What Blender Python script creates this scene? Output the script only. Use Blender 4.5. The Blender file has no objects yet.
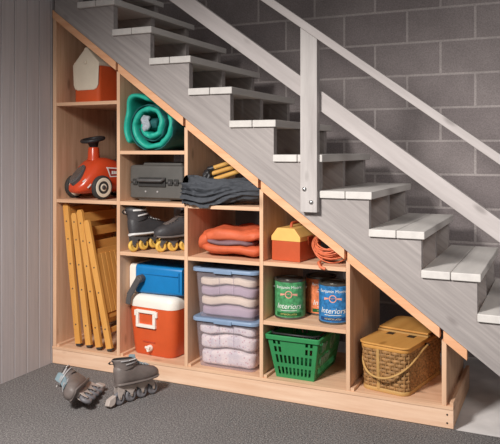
import bpy, bmesh, math, random
from mathutils import Vector, Matrix, noise, Euler

random.seed(7)
scene = bpy.context.scene
col = scene.collection
PI = math.pi
rad = math.radians

# ------------------------------------------------------------------ materials
def new_mat(name):
    m = bpy.data.materials.new(name); m.use_nodes = True
    nt = m.node_tree; b = nt.nodes['Principled BSDF']
    return m, nt, b

def srgb(r, g, b):
    f = lambda c: (c/255/12.92) if c/255 <= .04045 else ((c/255+.055)/1.055)**2.4
    return (f(r), f(g), f(b), 1)

def mapping(nt, scale=(1, 1, 1), loc=(0, 0, 0), rot=0):
    tc = nt.nodes.new('ShaderNodeTexCoord'); mp = nt.nodes.new('ShaderNodeMapping')
    if rot:                                        # turn the grain to run down the stairs
        m0 = nt.nodes.new('ShaderNodeMapping'); m0.inputs['Rotation'].default_value = (0, rot, 0)
        nt.links.new(tc.outputs['Object'], m0.inputs['Vector']); mp.inputs['Scale'].default_value = scale
        mp.inputs['Location'].default_value = loc; nt.links.new(m0.outputs['Vector'], mp.inputs['Vector']); return mp
    mp.inputs['Scale'].default_value = scale; mp.inputs['Location'].default_value = loc
    nt.links.new(tc.outputs['Object'], mp.inputs['Vector'])
    return mp

def noise_node(nt, vec, scale, detail=3, rough=.55):
    n = nt.nodes.new('ShaderNodeTexNoise'); n.inputs['Scale'].default_value = scale
    n.inputs['Detail'].default_value = detail; n.inputs['Roughness'].default_value = rough
    nt.links.new(vec.outputs[0], n.inputs['Vector']); return n

def ramp(nt, fac, stops):
    r = nt.nodes.new('ShaderNodeValToRGB')
    while len(r.color_ramp.elements) < len(stops): r.color_ramp.elements.new(.5)
    for e, (p, c) in zip(r.color_ramp.elements, stops): e.position = p; e.color = c
    nt.links.new(fac, r.inputs['Fac']); return r

def bump(nt, b, height, strength=.3, dist=.004):
    bp = nt.nodes.new('ShaderNodeBump'); bp.inputs['Strength'].default_value = strength
    bp.inputs['Distance'].default_value = dist
    nt.links.new(height, bp.inputs['Height']); nt.links.new(bp.outputs['Normal'], b.inputs['Normal'])

def plain(name, c, rough=.5, var=.12, nscale=18, metal=0, bmp=0, bscale=150, spec=.4):
    """a plain coloured surface with a little procedural unevenness"""
    m, nt, b = new_mat(name)
    mp = mapping(nt)
    n = noise_node(nt, mp, nscale)
    lo = tuple(max(0, x*(1-var)) for x in c[:3])+(1,); hi = tuple(min(1, x*(1+var)) for x in c[:3])+(1,)
    r = ramp(nt, n.outputs['Fac'], [(.3, lo), (.7, hi)])
    nt.links.new(r.outputs['Color'], b.inputs['Base Color'])
    b.inputs['Roughness'].default_value = rough; b.inputs['Metallic'].default_value = metal
    b.inputs['Specular IOR Level'].default_value = spec
    if bmp:
        n2 = noise_node(nt, mp, bscale, 2); bump(nt, b, n2.outputs['Fac'], bmp)
    return m

def wood(name, c1, c2, axis='z', rough=.6, knots=True, stretch=14, knot_c=None, bmp=.12, spec=.3, slope=0):
    """board with long grain running along an axis and a few knots"""
    m, nt, b = new_mat(name)
    s = {'x': (1, stretch, stretch), 'y': (stretch, 1, stretch), 'z': (stretch, stretch, 1)}[axis]
    mp = mapping(nt, s, rot=slope)
    n = noise_node(nt, mp, 2.2, 5, .6)
    r = ramp(nt, n.outputs['Fac'], [(.3, c1), (.72, c2)])
    out = r.outputs['Color']
    if knots:
        ks = {'x': (2.4, 6, 6), 'y': (6, 2.4, 6), 'z': (6, 6, 2.4)}[axis]
        mp2 = mapping(nt, ks, (.31, .17, .43), slope)
        v = nt.nodes.new('ShaderNodeTexVoronoi'); v.inputs['Scale'].default_value = 1.3
        nt.links.new(mp2.outputs[0], v.inputs['Vector'])
        kr = ramp(nt, v.outputs['Distance'], [(.05, (1, 1, 1, 1)), (.13, (0, 0, 0, 1))])
        mx = nt.nodes.new('ShaderNodeMixRGB'); mx.inputs['Color2'].default_value = knot_c or tuple(x*.45 for x in c1[:3])+(1,)
        mm = nt.nodes.new('ShaderNodeMath'); mm.operation = 'MULTIPLY'; mm.inputs[1].default_value = .6
        nt.links.new(kr.outputs['Color'], mm.inputs[0]); nt.links.new(mm.outputs[0], mx.inputs['Fac'])
        nt.links.new(out, mx.inputs['Color1']); out = mx.outputs['Color']
    nt.links.new(out, b.inputs['Base Color'])
    b.inputs['Roughness'].default_value = rough; b.inputs['Specular IOR Level'].default_value = spec
    bump(nt, b, n.outputs['Fac'], bmp)
    return m

def block_mat():
    m, nt, b = new_mat('painted_concrete_block')
    tc = nt.nodes.new('ShaderNodeTexCoord'); sep = nt.nodes.new('ShaderNodeSeparateXYZ'); cmb = nt.nodes.new('ShaderNodeCombineXYZ')
    nt.links.new(tc.outputs['Object'], sep.inputs[0])
    ax = nt.nodes.new('ShaderNodeMath'); ax.operation = 'ADD'; ax.inputs[1].default_value = .025+.197+.394*10
    az = nt.nodes.new('ShaderNodeMath'); az.operation = 'ADD'; az.inputs[1].default_value = -1.65+.198*20
    nt.links.new(sep.outputs['X'], ax.inputs[0]); nt.links.new(sep.outputs['Z'], az.inputs[0])
    nt.links.new(ax.outputs[0], cmb.inputs['X']); nt.links.new(az.outputs[0], cmb.inputs['Y'])
    br = nt.nodes.new('ShaderNodeTexBrick'); nt.links.new(cmb.outputs[0], br.inputs['Vector'])
    br.offset = .5; br.inputs['Scale'].default_value = 1
    br.inputs['Brick Width'].default_value = .394; br.inputs['Row Height'].default_value = .198
    br.inputs['Mortar Size'].default_value = .0075; br.inputs['Mortar Smooth'].default_value = .15
    br.inputs['Bias'].default_value = 0
    br.inputs['Color1'].default_value = srgb(146, 136, 136); br.inputs['Color2'].default_value = srgb(162, 152, 151)
    br.inputs['Mortar'].default_value = srgb(190, 180, 178)
    mp = mapping(nt)
    n1 = noise_node(nt, mp, 3.2, 3); n2 = noise_node(nt, mp, 140, 3)
    mul = nt.nodes.new('ShaderNodeMixRGB'); mul.blend_type = 'MULTIPLY'; mul.inputs['Fac'].default_value = .55
    r1 = ramp(nt, n1.outputs['Fac'], [(.3, (.62, .62, .62, 1)), (.7, (1.14, 1.14, 1.14, 1))])
    nt.links.new(br.outputs['Color'], mul.inputs['Color1']); nt.links.new(r1.outputs['Color'], mul.inputs['Color2'])
    mul2 = nt.nodes.new('ShaderNodeMixRGB'); mul2.blend_type = 'MULTIPLY'; mul2.inputs['Fac'].default_value = .75
    r2 = ramp(nt, n2.outputs['Fac'], [(.32, (.72, .72, .72, 1)), (.68, (1.15, 1.15, 1.15, 1))])
    nt.links.new(mul.outputs['Color'], mul2.inputs['Color1']); nt.links.new(r2.outputs['Color'], mul2.inputs['Color2'])
    nt.links.new(mul2.outputs['Color'], b.inputs['Base Color'])
    b.inputs['Roughness'].default_value = .8; b.inputs['Specular IOR Level'].default_value = .25
    add = nt.nodes.new('ShaderNodeMath'); add.operation = 'MULTIPLY_ADD'
    inv = nt.nodes.new('ShaderNodeMath'); inv.operation = 'SUBTRACT'; inv.inputs[0].default_value = 1
    nt.links.new(br.outputs['Fac'], inv.inputs[1])
    nt.links.new(n2.outputs['Fac'], add.inputs[0]); add.inputs[1].default_value = .35; nt.links.new(inv.outputs[0], add.inputs[2])
    bump(nt, b, add.outputs[0], .6, .006)
    return m

def carpet_mat():
    m, nt, b = new_mat('grey_carpet')
    mp = mapping(nt)
    n = noise_node(nt, mp, 150, 3, .7); n2 = noise_node(nt, mp, 2.5, 3)
    r = ramp(nt, n.outputs['Fac'], [(.36, srgb(92, 89, 89)), (.5, srgb(130, 126, 125)), (.64, srgb(174, 169, 167))])
    mul = nt.nodes.new('ShaderNodeMixRGB'); mul.blend_type = 'MULTIPLY'; mul.inputs['Fac'].default_value = .25
    nt.links.new(r.outputs['Color'], mul.inputs['Color1']); nt.links.new(n2.outputs['Fac'], mul.inputs['Color2'])
    nt.links.new(mul.outputs['Color'], b.inputs['Base Color'])
    b.inputs['Roughness'].default_value = 1; b.inputs['Specular IOR Level'].default_value = .05
    bump(nt, b, n.outputs['Fac'], .9, .01)
    return m

def clear_plastic():
    m, nt, b = new_mat('clear_bin_plastic')
    out = nt.nodes['Material Output']
    tr = nt.nodes.new('ShaderNodeBsdfTransparent'); tr.inputs['Color'].default_value = (.96, .94, .97, 1)
    mp = mapping(nt); n = noise_node(nt, mp, 9, 2)
    r = ramp(nt, n.outputs['Fac'], [(.3, srgb(196, 184, 196)), (.7, srgb(214, 204, 212))])
    nt.links.new(r.outputs['Color'], b.inputs['Base Color']); b.inputs['Roughness'].default_value = .22
    mix = nt.nodes.new('ShaderNodeMixShader'); mix.inputs['Fac'].default_value = .25
    nt.links.new(tr.outputs[0], mix.inputs[1]); nt.links.new(b.outputs[0], mix.inputs[2])
    nt.links.new(mix.outputs[0], out.inputs['Surface'])
    return m

def quilt_mat():
    m, nt, b = new_mat('printed_quilt')
    mp = mapping(nt)
    v = nt.nodes.new('ShaderNodeTexVoronoi'); v.inputs['Scale'].default_value = 55; nt.links.new(mp.outputs[0], v.inputs['Vector'])
    r = ramp(nt, v.outputs['Distance'], [(.18, srgb(222, 184, 186)), (.3, srgb(246, 236, 230))])
    n = noise_node(nt, mp, 28, 3)
    r2 = ramp(nt, n.outputs['Fac'], [(.42, (1, 1, 1, 1)), (.6, (.8, .82, .88, 1))])
    mul = nt.nodes.new('ShaderNodeMixRGB'); mul.blend_type = 'MULTIPLY'; mul.inputs['Fac'].default_value = 1
    nt.links.new(r.outputs['Color'], mul.inputs['Color1']); nt.links.new(r2.outputs['Color'], mul.inputs['Color2'])
    nt.links.new(mul.outputs['Color'], b.inputs['Base Color']); b.inputs['Roughness'].default_value = .95
    bump(nt, b, n.outputs['Fac'], .5, .01)
    return m

PINE_A, PINE_B = srgb(208, 163, 130), srgb(236, 197, 164)
pine_z = wood('pine_upright_wood', PINE_A, PINE_B, 'z')
pine_x = wood('pine_board_wood', PINE_A, PINE_B, 'x')
pine_y = wood('pine_cleat_wood', PINE_A, PINE_B, 'y', knots=False)
base_wood = wood('pale_fir_base_wood', srgb(226, 182, 150), srgb(246, 212, 184), 'x', knot_c=srgb(166, 112, 76))
ledger_wood = wood('red_fir_ledger_wood', srgb(224, 162, 120), srgb(240, 188, 148), 'x', knots=False)
GA, GB = srgb(170, 163, 161), srgb(188, 181, 178)
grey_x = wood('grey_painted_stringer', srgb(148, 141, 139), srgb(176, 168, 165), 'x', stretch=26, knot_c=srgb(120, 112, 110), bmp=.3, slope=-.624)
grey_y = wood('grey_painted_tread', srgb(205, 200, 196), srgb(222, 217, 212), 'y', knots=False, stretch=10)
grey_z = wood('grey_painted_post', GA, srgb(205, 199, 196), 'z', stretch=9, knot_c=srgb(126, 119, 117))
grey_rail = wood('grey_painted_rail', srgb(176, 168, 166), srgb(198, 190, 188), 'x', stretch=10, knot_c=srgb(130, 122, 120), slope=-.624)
panel_grey = wood('grey_painted_panelling', srgb(184, 177, 178), srgb(198, 191, 192), 'z', knots=False, stretch=40, rough=.7)
block = block_mat(); carpet = carpet_mat()
slab_grey = plain('bare_concrete', srgb(222, 217, 215), .85, .12, 6, bmp=.2, bscale=60)
red_orange = plain('orange_red_plastic', srgb(214, 92, 48), .38, .04, spec=.45)
red_dark = plain('brick_red_plastic', srgb(190, 78, 52), .4, .05)
white_pl = plain('white_plastic', srgb(240, 234, 224), .38, .03)
cream_pl = plain('cream_plastic', srgb(232, 220, 200), .42, .04)
blue_pl = plain('blue_plastic', srgb(22, 122, 186), .36, .05)
black_pl = plain('black_plastic', srgb(44, 43, 45), .45, .1)
grey_pl = plain('charcoal_plastic', srgb(84, 82, 82), .5, .1)
case_mat = plain('charcoal_case_shell', srgb(88, 86, 83), .55, .08, bmp=.25, bscale=260)
case_dark = plain('case_seam_black', srgb(52, 51, 50), .5, .1)
steel = plain('brushed_steel', srgb(200, 200, 200), .3, .06, metal=1)
car_red = plain('red_enamel', srgb(204, 72, 38), .25, .05, spec=.5)
car_red_dark = plain('dark_red_label', srgb(150, 48, 36), .4, .05)
tyre = plain('black_rubber', srgb(58, 55, 53), .75, .1)
teal = plain('teal_nylon', srgb(38, 172, 150), .5, .1, 25, bmp=.3, bscale=60)
teal_dark = plain('dark_teal_lining', srgb(30, 92, 92), .7, .15, 25, bmp=.3, bscale=60)
bag_grey = plain('bag_grey_fabric', srgb(96, 112, 112), .7, .15, 25, bmp=.3, bscale=60)
label_grey = plain('pale_grey_label', srgb(160, 168, 176), .7, .25, 90)
canvas_grey = plain('slate_canvas', srgb(70, 73, 79), .8, .14, 40, bmp=.35, bscale=200)
pole_wood = wood('golden_pole_wood', srgb(206, 150, 72), srgb(226, 176, 96), 'x', knots=False)
chair_wood = wood('golden_beech_wood', srgb(214, 150, 72), srgb(230, 172, 96), 'z', knots=False, stretch=10, rough=.45)
chair_slat = wood('golden_beech_slat', srgb(210, 144, 72), srgb(226, 168, 94), 'y', knots=False, stretch=10, rough=.45)
tarp_orange = plain('orange_nylon', srgb(204, 98, 62), .6, .12, 14, bmp=.4, bscale=40)
tarp_grey = plain('mauve_grey_lining', srgb(128, 100, 106), .75, .15, 20)
bin_lid = plain('slate_blue_plastic', srgb(130, 152, 180), .35, .05)
bin_clear = clear_plastic()
cream_cloth = plain('cream_cotton', srgb(236, 220, 196), .95, .07, 12, bmp=.25, bscale=90)
mauve_cloth = plain('mauve_cotton', srgb(186, 168, 180), .95, .08, 12, bmp=.25, bscale=90)
quilt = quilt_mat()
tack_red = plain('rust_red_plastic', srgb(190, 84, 48), .45, .04)
tack_yellow = plain('yellow_plastic', srgb(240, 188, 108), .42, .05)
cord_orange = plain('orange_cord_rubber', srgb(218, 118, 80), .5, .12, 40)
cord_pale = plain('pale_cord_tape', srgb(214, 168, 120), .7, .1)
can_steel = plain('tin_plate', srgb(120, 118, 112), .35, .1, metal=.8)
can_green = plain('green_paper_label', srgb(76, 148, 98), .45, .42, 60)
can_blue = plain('blue_paper_label', srgb(46, 118, 176), .45, .42, 60)
can_rust = plain('rust_paper_label', srgb(222, 128, 84), .5, .35, 45)
paint_white = plain('white_print', srgb(232, 236, 232), .5, .02)
paint_pink = plain('pink_print', srgb(226, 160, 140), .5, .02)
paint_gold = plain('gold_print', srgb(206, 190, 110), .5, .02)
paint_navy = plain('navy_print', srgb(16, 66, 120), .5, .02)
paint_dgreen = plain('dark_green_print', srgb(24, 92, 48), .5, .02)
green_pl = plain('green_plastic', srgb(56, 142, 86), .42, .05)
green_dk = plain('dark_plastic_liner', srgb(30, 52, 40), .6, .1)
side_print = plain('pale_green_print', srgb(120, 150, 128), .5, .05)
wicker_mat = plain('brown_wicker', srgb(156, 116, 72), .65, .4, 60, bmp=.25, bscale=200)
wicker_dark = plain('dark_wicker_gaps', srgb(58, 40, 24), .8, .2)
lid_wood = wood('honey_lid_wood', srgb(196, 138, 70), srgb(214, 160, 88), 'y', knots=True, stretch=8, knot_c=srgb(140, 90, 36), rough=.45)
handle_wood = wood('honey_bent_wood', srgb(178, 138, 82), srgb(198, 158, 100), 'x', knots=False)
skate_grey = plain('warm_grey_boot', srgb(112, 102, 98), .5, .1, 30, bmp=.2)
skate_dark = plain('black_boot', srgb(66, 64, 66), .5, .12, 30, bmp=.2)
skate_light = plain('pale_grey_trim', srgb(168, 164, 164), .5, .08)
skate_blue = plain('grey_blue_tongue', srgb(132, 152, 160), .6, .08)
skate_liner = plain('dark_liner', srgb(40, 38, 38), .9, .1)
pale_trim = plain('white_grey_trim', srgb(226, 224, 222), .45, .05)
frame_tan = plain('warm_grey_frame', srgb(176, 164, 157), .5, .1)
frame_pale = plain('pale_alloy_frame', srgb(214, 210, 206), .4, .06)
wheel_grey = plain('smoke_grey_wheel', srgb(112, 110, 114), .45, .08)
wheel_yellow = plain('yellow_urethane', srgb(222, 178, 84), .4, .08)
dark_hub = plain('dark_hub', srgb(70, 66, 66), .5, .1)
screw_mat = plain('dark_screw', srgb(46, 40, 36), .5, .1, metal=.6)

# ------------------------------------------------------------------ mesh builder
class MB:
    def __init__(s): s.bm = bmesh.new()
    def face(s, pts):
        return s.bm.faces.new([s.bm.verts.new(p) for p in pts])
    def box(s, x0, x1, y0, y1, z0, z1, mtx=None):
        c = [(x0, y0, z0), (x1, y0, z0), (x1, y1, z0), (x0, y1, z0), (x0, y0, z1), (x1, y0, z1), (x1, y1, z1), (x0, y1, z1)]
        v = [s.bm.verts.new((mtx @ Vector(p)) if mtx else p) for p in c]
        for f in ((3, 2, 1, 0), (4, 5, 6, 7), (0, 1, 5, 4), (1, 2, 6, 5), (2, 3, 7, 6), (3, 0, 4, 7)):
            s.bm.faces.new([v[i] for i in f])
    def prism(s, poly, axis, a, b):
        def P(u, w, t): return {'x': (t, u, w), 'y': (u, t, w), 'z': (u, w, t)}[axis]
        A = [s.bm.verts.new(P(u, w, a)) for u, w in poly]; B = [s.bm.verts.new(P(u, w, b)) for u, w in poly]
        n = len(poly); s.bm.faces.new(A); s.bm.faces.new(B[::-1])
        for i in range(n): s.bm.faces.new((A[i], B[i], B[(i+1) % n], A[(i+1) % n]))
    def loft(s, secs, cap0=True, cap1=True, closed=True, wrap=False):
        rows = [[s.bm.verts.new(p) for p in sec] for sec in secs]
        n = len(rows[0]); k = len(rows)
        for i in range(k if wrap else k-1):
            for j in range(n if closed else n-1):
                s.bm.faces.new((rows[i][j], rows[i][(j+1) % n], rows[(i+1) % k][(j+1) % n], rows[(i+1) % k][j]))
        if not wrap and closed:
            if cap0: s.bm.faces.new(rows[0][::-1])
            if cap1: s.bm.faces.new(rows[-1])
    def tube(s, path, r, n=10, closed=False, flat=1.0):
        path = [Vector(p) for p in path]; k = len(path); secs = []
        up = Vector((0, 0, 1)); prev = None
        for i, p in enumerate(path):
            if closed: t = path[(i+1) % k]-path[i-1]
            else: t = path[min(i+1, k-1)]-path[max(i-1, 0)]
            t.normalize()
            if prev is None:
                a = t.cross(up)
                if a.length < 1e-3: a = t.cross(Vector((1, 0, 0)))
            else: a = prev-t*prev.dot(t)
            a.normalize(); prev = a; b = t.cross(a)
            rr = r[i] if isinstance(r, (list, tuple)) else r
            secs.append([p+a*math.cos(q*2*PI/n)*rr+b*math.sin(q*2*PI/n)*rr*flat for q in range(n)])
        s.loft(secs, wrap=closed)
    def cyl(s, p0, p1, r0, r1=None, n=24):
        p0, p1 = Vector(p0), Vector(p1); r1 = r0 if r1 is None else r1
        s.tube([p0, p1], [r0, r1], n)
    def lathe(s, prof, n=32, mtx=None):
        secs = []
        for r, z in prof:
            secs.append([((mtx @ Vector((r*math.cos(q*2*PI/n), r*math.sin(q*2*PI/n), z))) if mtx else (r*math.cos(q*2*PI/n), r*math.sin(q*2*PI/n), z)) for q in range(n)])
        s.loft(secs)
    def xf(s, mtx):
        for v in s.bm.verts: v.co = mtx @ v.co
    def build(s, name, mat, parent=None, smooth=None, bevel=0, seg=2, sub=0, solid=0):
        bmesh.ops.recalc_face_normals(s.bm, faces=s.bm.faces)
        me = bpy.data.meshes.new(name); s.bm.to_mesh(me); s.bm.free(); me.materials.append(mat)
        o = bpy.data.objects.new(name, me); col.objects.link(o)
        if parent: o.parent = parent
        if smooth is not None or bevel or sub:
            for p in me.polygons: p.use_smooth = True
            me.set_sharp_from_angle(angle=math.radians(smooth if smooth is not None else 50))
        if solid:
            md = o.modifiers.new('solid', 'SOLIDIFY'); md.thickness = solid; md.offset = -1
        if bevel:
            md = o.modifiers.new('bevel', 'BEVEL'); md.width = bevel; md.segments = seg; md.limit_method = 'ANGLE'
            md.angle_limit = math.radians(35); md.harden_normals = True
        if sub:
            md = o.modifiers.new('sub', 'SUBSURF'); md.levels = sub; md.render_levels = sub
        return o

def rrect(w, d, r, z, cx=0, cy=0, n=5):
    pts = []
    for qx, qy, a0 in ((1, -1, -PI/2), (1, 1, 0), (-1, 1, PI/2), (-1, -1, PI)):
        for i in range(n+1):
            a = a0+i/n*PI/2
            pts.append((cx+qx*(w/2-r)+r*math.cos(a), cy+qy*(d/2-r)+r*math.sin(a), z))
    return pts

def tag(o, label=None, cat=None, group=None, kind=None):
    if label: o['label'] = label
    if cat: o['category'] = cat
    if group: o['group'] = group
    if kind: o['kind'] = kind
    return o

def thing(name, label, cat, loc=(0, 0, 0), rz=0, group=None):
    o = bpy.data.objects.new(name, None); col.objects.link(o)
    o.empty_display_size = .05; o.location = loc; o.rotation_euler = (0, 0, rz)
    return tag(o, label, cat, group)

def pad(mb, c, w, d, h, e=.45, amp=.004, freq=14, seed=0, nu=56, nv=28, sag=0, ep=.6, ez=.85):
    """soft folded-cloth lump: a superellipsoid with rounded edges and wrinkles"""
    f = lambda v, p: math.copysign(abs(v)**p, v)
    off = Vector((seed*3.1, seed*1.7, seed*2.3)); secs = []
    for i in range(1, nv):
        ph = -PI/2+PI*i/nv; row = []
        for j in range(nu):
            th = 2*PI*j/nu
            x = w/2*f(math.cos(ph), ep)*f(math.cos(th), e); y = d/2*f(math.cos(ph), ep)*f(math.sin(th), e); z = h/2*f(math.sin(ph), ez)
            p = Vector((x, y, z))
            k = noise.noise(p*freq+off)*amp*2+noise.noise(p*freq*2.3+off)*amp
            p += Vector((x/w, y/d, z/h*1.2)).normalized()*k
            p.z -= sag*(x/w*2)**2
            row.append(p+Vector(c))
        secs.append(row)
    cv = Vector(c)
    def rings(row, order):
        zm = sum(p.z for p in row)/len(row)
        return [[Vector((cv.x+(p.x-cv.x)*k, cv.y+(p.y-cv.y)*k, zm+(p.z-zm)*k)) for p in row] for k in order]
    mb.loft(rings(secs[0], (.04, .2, .4, .6, .8))+secs+rings(secs[-1], (.8, .6, .4, .2, .04)))

def text_faces(body, size, shear=0, align='CENTER'):
    cu = bpy.data.curves.new('lettering', 'FONT'); cu.body = body; cu.size = size; cu.shear = shear
    cu.align_x = align; cu.align_y = 'CENTER'; cu.resolution_u = 3
    o = bpy.data.objects.new('lettering', cu); col.objects.link(o)
    dg = bpy.context.evaluated_depsgraph_get(); me = bpy.data.meshes.new_from_object(o.evaluated_get(dg))
    bm = bmesh.new(); bm.from_mesh(me); bmesh.ops.triangulate(bm, faces=bm.faces)
    bpy.data.objects.remove(o); bpy.data.curves.remove(cu); bpy.data.meshes.remove(me)
    return bm

def add_text_on_cylinder(mb, body, size, z, a0, r, shear=0):
    """letters wrapped around a can of radius r, centred on the angle a0"""
    bm = text_faces(body, size, shear)
    m = {v: mb.bm.verts.new((r*math.cos(a0+v.co.x/r), r*math.sin(a0+v.co.x/r), z+v.co.y)) for v in bm.verts}
    for f in bm.faces: mb.bm.faces.new([m[v] for v in f.verts])
    bm.free()

# ------------------------------------------------------------------ the setting
mb = MB(); mb.box(-.6, 5.2, -4.5, 1.2, -.12, -.008)
tag(mb.build('floor', slab_grey), kind='structure')
mb = MB(); mb.box(-.015, 5.2, -4.5, -.004, -.008, 0)
tag(mb.build('floor_carpet', carpet), 'grey flecked carpet covering the floor in front of the storage unit', 'carpet', kind='structure')
mb = MB(); mb.box(-.6, 5.2, 1.12, 1.3, -.008, 3.2)
tag(mb.build('wall_back', block), kind='structure')
mb = MB()
yy = .083
k = 0
while yy > -4.5:                                   # vertical tongue-and-groove boards
    y1 = yy-.093
    mb.prism([(-.034, yy), (-.034, y1+.004), (-.0175, y1+.004), (-.0155, y1+.0055), (-.0155, yy-.0012), (-.0165, yy)], 'z', -.008, 3.2)
    yy = y1
mb.box(-.05, -.0335, -4.5, .083, -.008, 3.2)
tag(mb.build('wall_left', panel_grey), kind='structure')
mb = MB(); mb.box(-.3, -.0335, .084, 1.119, -.008, 3.2)
tag(mb.build('wall_stairwell', block), kind='structure')

# ------------------------------------------------------------------ staircase
X0, RUN, ZT, RISE, TT = 1.340, .2335, 1.178, .1672, .035
cut = lambda k: X0+RUN*k
top = lambda k: ZT-RISE*k
SB = lambda x: 1.983-.7325*x                       # underside of the stringers
LT = .046                                          # height of the ledger strip
stairs = thing('staircase', 'grey painted wooden open-riser staircase with handrail, descending to the right above the storage unit', 'staircase', (1.3, 0, 0))
SX = 1.3
def stringer_mb(y0, y1):
    poly = [(.004, top(-6)-TT)]
    for k in range(-6, 7):
        xa = max(cut(k), .004); xb = cut(k+1)
        if k > -6: poly.append((xa, top(k)-TT))
        poly.append((xb, top(k)-TT))
    poly += [(cut(7), 0), (1.983/.7325, 0), (.004, SB(.004))]
    m = MB(); m.prism([(x-SX, z) for x, z in poly], 'y', y0, y1); return m
for y0 in (0, .37, .77):
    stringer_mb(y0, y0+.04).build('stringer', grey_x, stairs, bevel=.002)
for k in range(-6, 7):
    m = MB(); xa = max(cut(k)+.001, .004); xb = cut(k+1)+.016; z = top(k); xm = (xa+xb)/2
    for a, b in ((xa, xm-.0013), (xm+.0013, xb)):
        m.box(a-SX, b-SX, -.016, .86, z-TT+.0005, z)
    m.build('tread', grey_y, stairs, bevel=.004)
RT = lambda x: 1.761-.7226*(x-1.567)
m = MB(); m.prism([(1.491-SX, .911), (1.573-SX, .911), (1.573-SX, RT(1.573)-.0445), (1.491-SX, RT(1.491)-.0445)], 'y', -.042, -.0005)
post = m.build('railing_post', grey_z, stairs, bevel=.002)
for bx, bz in ((1.512, 1.018), (1.545, .958)):
    m = MB(); R = Matrix.Translation((bx-SX, -.042, bz)) @ Matrix.Rotation(PI/2, 4, 'X')
    m.lathe([(.011, 0), (.011, .002), (.008, .006), (.003, .0075)], 16, R)
    m.build('bolt_head', steel, post, smooth=40)
m = MB(); m.prism([(-.0-SX+.004, RT(.004)), (2.62-SX, RT(2.62)), (2.62-SX, RT(2.62)-.044), (.004-SX, RT(.004)-.044)], 'y', -.044, .0)
m.build('handrail', grey_rail, stairs, bevel=.002)
MT = lambda x: 1.552-.7232*(x-1.474)
m = MB(); m.prism([(.004-SX, MT(.004)), (2.62-SX, MT(2.62)), (2.62-SX, MT(2.62)-.097), (.004-SX, MT(.004)-.097)], 'y', 0, .036)
m.build('middle_rail', grey_rail, stairs, bevel=.002)

# ------------------------------------------------------------------ storage unit
unit = thing('storage_unit', 'built-in pine cubbyhole storage unit under the grey stairs, five bays with a sloping top', 'storage unit', (0, 0, 0))
D = .56
FZ = .096                                          # top of the platform
UP = [(-.008, .016), (.427, .447), (.845, .864), (1.265, 1.284), (1.699, 1.718), (2.127, 2.147)]
m = MB(); m.box(-.011, 2.176, 0, .02, 0, .079); base = m.build('base_board', base_wood, unit, bevel=.0015)
for z in (.022, .058):
    mm = MB(); mm.cyl((2.150, .0008, z), (2.150, -.0006, z), .0042, n=12); mm.build('screw', screw_mat, base)
m = MB(); m.box(-.011, 2.176, -.003, D, .0805, FZ); m.build('platform', pine_x, unit, bevel=.0015)
m = MB(); m.box(2.156, 2.176, .0205, D, 0, .080); m.build('end_board', pine_y, unit, bevel=.0015)
m = MB(); m.box(2.16, 2.176, .0, D, FZ, FZ+.017); m.build('edge_cleat', pine_y, unit, bevel=.001)
for i, (a, b) in enumerate(UP):
    m = MB(); ztop = lambda x: SB(x)-LT-.0005
    # front edge stops under the ledger, notched behind it
    s = .0
    def prof(x):
        return [(0, FZ), (D, FZ), (D, SB(x)-.001), (.036, SB(x)-.001), (.036, ztop(x)), (0, ztop(x))]
    A = [m.bm.verts.new((a, y, z)) for y, z in prof(a)]; B = [m.bm.verts.new((b, y, z)) for y, z in prof(b)]
    n = len(A); m.bm.faces.new(A); m.bm.faces.new(B[::-1])
    for j in range(n): m.bm.faces.new((A[j], B[j], B[(j+1) % n], A[(j+1) % n]))
    m.build('upright', pine_z, unit, bevel=.0012)
    if i < 5:
        m = MB(); m.box(b+.0005, b+.018, .004, D, FZ, FZ+.014); m.build('floor_cleat', pine_y, unit, bevel=.001)
SHELF = [[.925, 1.466], [.656, .925, 1.196], [.656, .922], [.374, .660], []]
for i, zs in enumerate(SHELF):
    for z in zs:
        m = MB(); m.box(UP[i][1]+.0005, UP[i+1][0]-.0005, 0.001, D, z-.019, z)
        m.build('shelf', pine_x, unit, bevel=.0012)
segs = [(-.010, .421), (.436, .838), (.853, 1.258), (1.273, 1.691), (1.706, 2.118), (2.134, 2.232)]
for a, b in segs:
    m = MB(); m.prism([(a, SB(a)-.0006), (b, SB(b)-.0006), (b, SB(b)-LT), (a, SB(a)-LT)], 'y', -.002, .035)
    m.build('ledger_strip', ledger_wood, unit, bevel=.001)

# ------------------------------------------------------------------ bay one: lunch cooler
Z1 = 1.4665
t = thing('lunch_cooler', 'small red cooler with a cream tent-shaped lid on the top shelf of the left bay', 'cooler', (.188, .215, Z1), math.radians(-8))
w, d, h = .195, .29, .212
m = MB(); m.loft([rrect(w*.98, d*.98, .02, .0), rrect(w, d, .022, .006), rrect(w*1.01, d, .022, h)]); m.build('body', red_orange, t, smooth=50)
# lid: gable roof with end aprons that hang down over the body
m = MB()
ov = .004
m.prism([(-w/2-ov, h-.01), (-w/2-ov, h+.01), (-.018, h+.086), (-.012, h+.100), (.012, h+.100), (.018, h+.086), (w/2+ov, h+.01), (w/2+ov, h-.01)], 'y', -d/2-ov, d/2+ov)
lid = m.build('lid', cream_pl, t, bevel=.008, seg=3)
ap = [(-w/2-ov, h+.005), (w/2+ov, h+.005), (w/2+ov-.006, .10), (w/2-.014, .078), (w/2-.034, .070), (-w/2+.034, .070), (-w/2+.014, .078), (-w/2-ov+.006, .10)]
for y0, y1 in ((-d/2-ov-.002, -d/2+.002), (d/2-.002, d/2+ov+.002)):
    m = MB(); m.prism(ap, 'y', y0, y1); m.build('lid_apron', cream_pl, lid, bevel=.004)
m = MB(); R = Matrix.Translation((0, -d/2-.006, h+.015)) @ Matrix.Rotation(PI/2, 4, 'X')
m.lathe([(.011, 0), (.011, .004), (.008, .006), (.001, .0062)], 20, R); m.build('lid_button', cream_pl, lid, smooth=40)

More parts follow.
